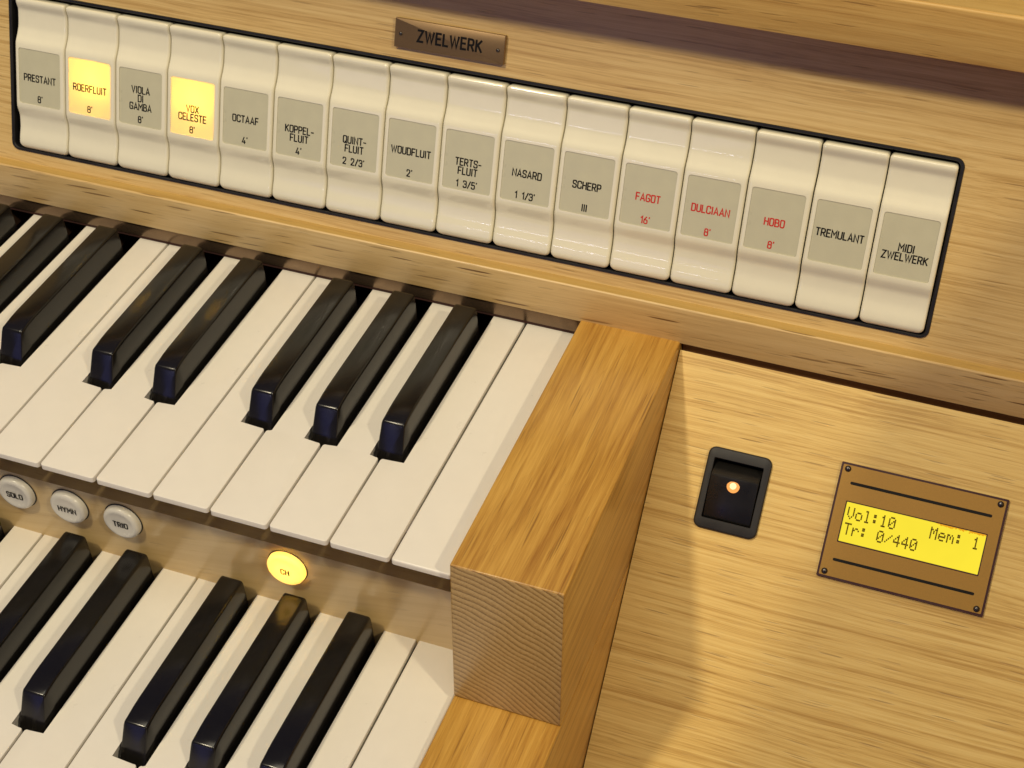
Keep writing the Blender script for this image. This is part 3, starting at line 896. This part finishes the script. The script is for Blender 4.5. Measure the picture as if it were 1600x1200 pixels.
for txt, x, z, lit in PISTONS:
    lab = ('glowing yellow round push button lettered ' if lit else 'unlit cream round push button lettered ') + txt
    b = empty('piston_button', (x, SLIP, z), (math.pi / 2, 0, 0), lab, 'button', 'round piston buttons between the keyboards')
    c = link_mesh('cap', pm_lit if lit else pm, M['cap_lit'] if lit else M['cap'], b)
    link_mesh('hole_rim', rim, M['black_frame'], b)
    if lit:
        text_obj([(txt, 0, -0.0006, 0.0025)], M['ink'], c, 0.0029, 0.22, 0.28)
        d = bpy.data.lights.new('button_lamp', 'POINT'); d.energy = 0.0088; d.color = (1.0, 0.60, 0.08); d.shadow_soft_size = 0.0015
        lo = bpy.data.objects.new('button_lamp', d); COL.objects.link(lo); lo.parent = b; lo.location = (0, 0, -0.0045)
    else:
        text_obj([(txt, 0, -0.0003, 0.0026)], M['ink'], c, 0.0028, 0.18, 0.27)

# ================================================================== rocker switch on the side panel
y, z = pp(0.0502)
sw = empty('rocker_switch', (0.07445, y, z), (PA, 0, 0), label='black rocker power switch with a lit orange lamp on the side panel', cat='switch')
HX, HY = 0.01245, 0.0160
OX, OY = 0.0096, 0.0117
bm = bmesh.new()
out = rrect(-HX, -HY, HX, HY, 0.0030, 6)
inn = rounded([(-OX, -OY), (OX, -OY), (OX, OY), (-OX, OY)], 0.0004, 6)
ringsA = [[(x, yy, 0.0002) for x, yy in out]]
for k in range(4):
    tt = math.pi / 2 * k / 3
    ringsA.append([(x, yy, 0.0009 + 0.0008 * math.sin(tt)) for x, yy in inset_ring(out, 0.0008 * (1 - math.cos(tt)))])
ringsA.append([(x, yy, 0.0017) for x, yy in inset_ring(inn, -0.0002)])
ringsA.append([(x, yy, 0.0015) for x, yy in inn])
loft(bm, ringsA, False, False)
link_mesh('bezel', finish(bm, 'bezel', 0.6), M['bezel'], sw)
bm = bmesh.new()
loft(bm, [[(x, yy, 0.0012) for x, yy in inset_ring(inn, 0.00002)], [(x, yy, -0.010) for x, yy in inset_ring(inn, 0.00002)]], False, True)
link_mesh('well', finish(bm, 'well', 0.6), M['black_gloss'], sw)
# see-saw button: ridge across it, upper half pressed in
bm = bmesh.new()
rx = OX - 0.00035
RD = 0.0054
def rk(y, z): return (y, z)
prof_r = [(-OY + 0.0003, -0.009), (-OY + 0.0003, 0.0004), (-OY + 0.0009, 0.0009), (-0.004, 0.0021), (RD - 0.0006, 0.0037), (RD, 0.0037), (RD + 0.0006, 0.0033), (OY - 0.0012, -0.0022), (OY - 0.0006, -0.0030), (OY - 0.0006, -0.009)]
hull_prism(bm, prof_r, -rx, rx)
bmesh.ops.recalc_face_normals(bm, faces=bm.faces)
bevel_all(bm, 0.00018, 2, 0.9)
rock = link_mesh('rocker', finish(bm, 'rocker', 0.5), M['black_gloss'], sw)
bm = bmesh.new()
ri = [[(r_ * math.cos(2 * math.pi * q / 24), r_ * math.sin(2 * math.pi * q / 24), z_) for q in range(24)] for r_, z_ in ((0.0025, -0.0008), (0.0025, 0.0003), (0.0020, 0.0007), (0.0011, 0.0009))]
loft(bm, ri)
link_mesh('lamp_lens', finish(bm, 'lamp_lens', 1.0), M['led'], rock, (0.0, 0.0024, 0.0031), (math.radians(-9), 0, 0))
bm = bmesh.new()
loft(bm, [[(r_ * math.cos(2 * math.pi * q / 20), r_ * math.sin(2 * math.pi * q / 20), z_) for q in range(20)] for r_, z_ in ((0.0014, 0.0004), (0.0013, 0.00095), (0.0007, 0.0012))])
link_mesh('lamp_core', finish(bm, 'lamp_core', 1.0), M['filament'], rock, (0.0, 0.0024, 0.0031), (math.radians(-9), 0, 0))

# ================================================================== LCD unit
y, z = pp(0.0509)
ds = empty('display_unit', (0.1432, y, z), (PA, 0, 0), label='bronze framed display with yellow screen reading Vol:10 Mem: 1', cat='display')
PXH, PYH = 0.0310, 0.0221
SXH, SYH = 0.0263, 0.0079
bm = bmesh.new()
def frame(bm, out, inn, z0, z1, zi):
    loft(bm, [[(x, y_, z0) for x, y_ in out], [(x, y_, z1) for x, y_ in out], [(x, y_, z1) for x, y_ in inn], [(x, y_, zi) for x, y_ in inn]], False, False)
o4 = rrect(-PXH, -PYH, PXH, PYH, 0.0004, 2)
i4 = rrect(-PXH + 0.0008, -PYH + 0.0008, PXH - 0.0008, PYH - 0.0008, 0.0003, 2)
frame(bm, o4, i4, 0.0002, 0.0013, 0.0011)
link_mesh('border', finish(bm, 'border', 0.5), M['edge'], ds)
bm = bmesh.new()
so = rrect(-SXH, -SYH - 0.0001, SXH, SYH + 0.0001, 0.0003, 2)
frame(bm, i4, so, 0.0002, 0.00145, -0.0004)
link_mesh('face_plate', finish(bm, 'face_plate', 0.5), M['bronze'], ds)
bm = bmesh.new()
si = rrect(-SXH + 0.0004, -SYH + 0.0004, SXH - 0.0004, SYH - 0.0003, 0.0002, 2)
frame(bm, [(x * 0.9995, y_ * 0.9995) for x, y_ in so], si, -0.0004, 0.0012, 0.0003)
link_mesh('window_edge', finish(bm, 'window_edge', 0.5), M['edge'], ds)
bm = bmesh.new()
extrude_poly(bm, rrect(-SXH + 0.0002, -SYH + 0.0002, SXH - 0.0002, SYH - 0.0002, 0.0001, 1), 0.0, 0.0005)
scr = link_mesh('screen', finish(bm, 'screen'), M['lcd'], ds)
F5 = {'V': "10001 10001 10001 10001 10001 01010 00100", 'o': "00000 00000 01110 10001 10001 10001 01110", 'l': "01100 00100 00100 00100 00100 00100 01110",
      ':': "00000 01100 01100 00000 01100 01100 00000", '1': "00100 01100 00100 00100 00100 00100 01110", '0': "01110 10001 10011 10101 11001 10001 01110",
      'M': "10001 11011 10101 10101 10001 10001 10001", 'e': "00000 00000 01110 10001 11111 10000 01110", 'm': "00000 00000 11010 10101 10101 10001 10001",
      'T': "11111 00100 00100 00100 00100 00100 00100", 'r': "00000 00000 10110 11001 10000 10000 10000", '/': "00000 00001 00010 00100 01000 10000 00000",
      '4': "00010 00110 01010 10010 11111 00010 00010"}
bm = bmesh.new()
pitch = 0.00310
dotx, doty = pitch / 6.0, 0.00066
for row, text in enumerate(("Vol:10    Mem: 1", "Tr: 0/440")):
    for c, ch in enumerate(text):
        if ch == ' ': continue
        for ry, bits in enumerate(F5[ch].split()):
            for rx_, bit in enumerate(bits):
                if bit == '1':
                    x0 = -SXH + 0.0014 + c * pitch + rx_ * dotx
                    y1 = SYH - 0.0020 - row * 0.0060 - ry * doty
                    q = [bm.verts.new(p) for p in ((x0, y1 - doty * 0.95, 0.00055), (x0 + dotx * 0.95, y1 - doty * 0.95, 0.00055), (x0 + dotx * 0.95, y1, 0.00055), (x0, y1, 0.00055))]
                    bm.faces.new(q)
link_mesh('characters', finish(bm, 'characters'), M['lcd_ink'], scr)
for by in (0.0148, -0.0147):
    bm = bmesh.new()
    extrude_poly(bm, rrect(-0.0263, by - 0.00055, 0.0263, by + 0.00055, 0.0005, 4), 0.0012, 0.00155)
    link_mesh('bar', finish(bm, 'bar', 0.6), M['ink'], ds)
sc_big = screw_mesh(0.00125, 0.0009)
for sx in (-1, 1):
    for sy in (-1, 1):
        link_mesh('screw', sc_big, M['screw'], ds, (sx * 0.0283, sy * 0.0198, 0.00135))
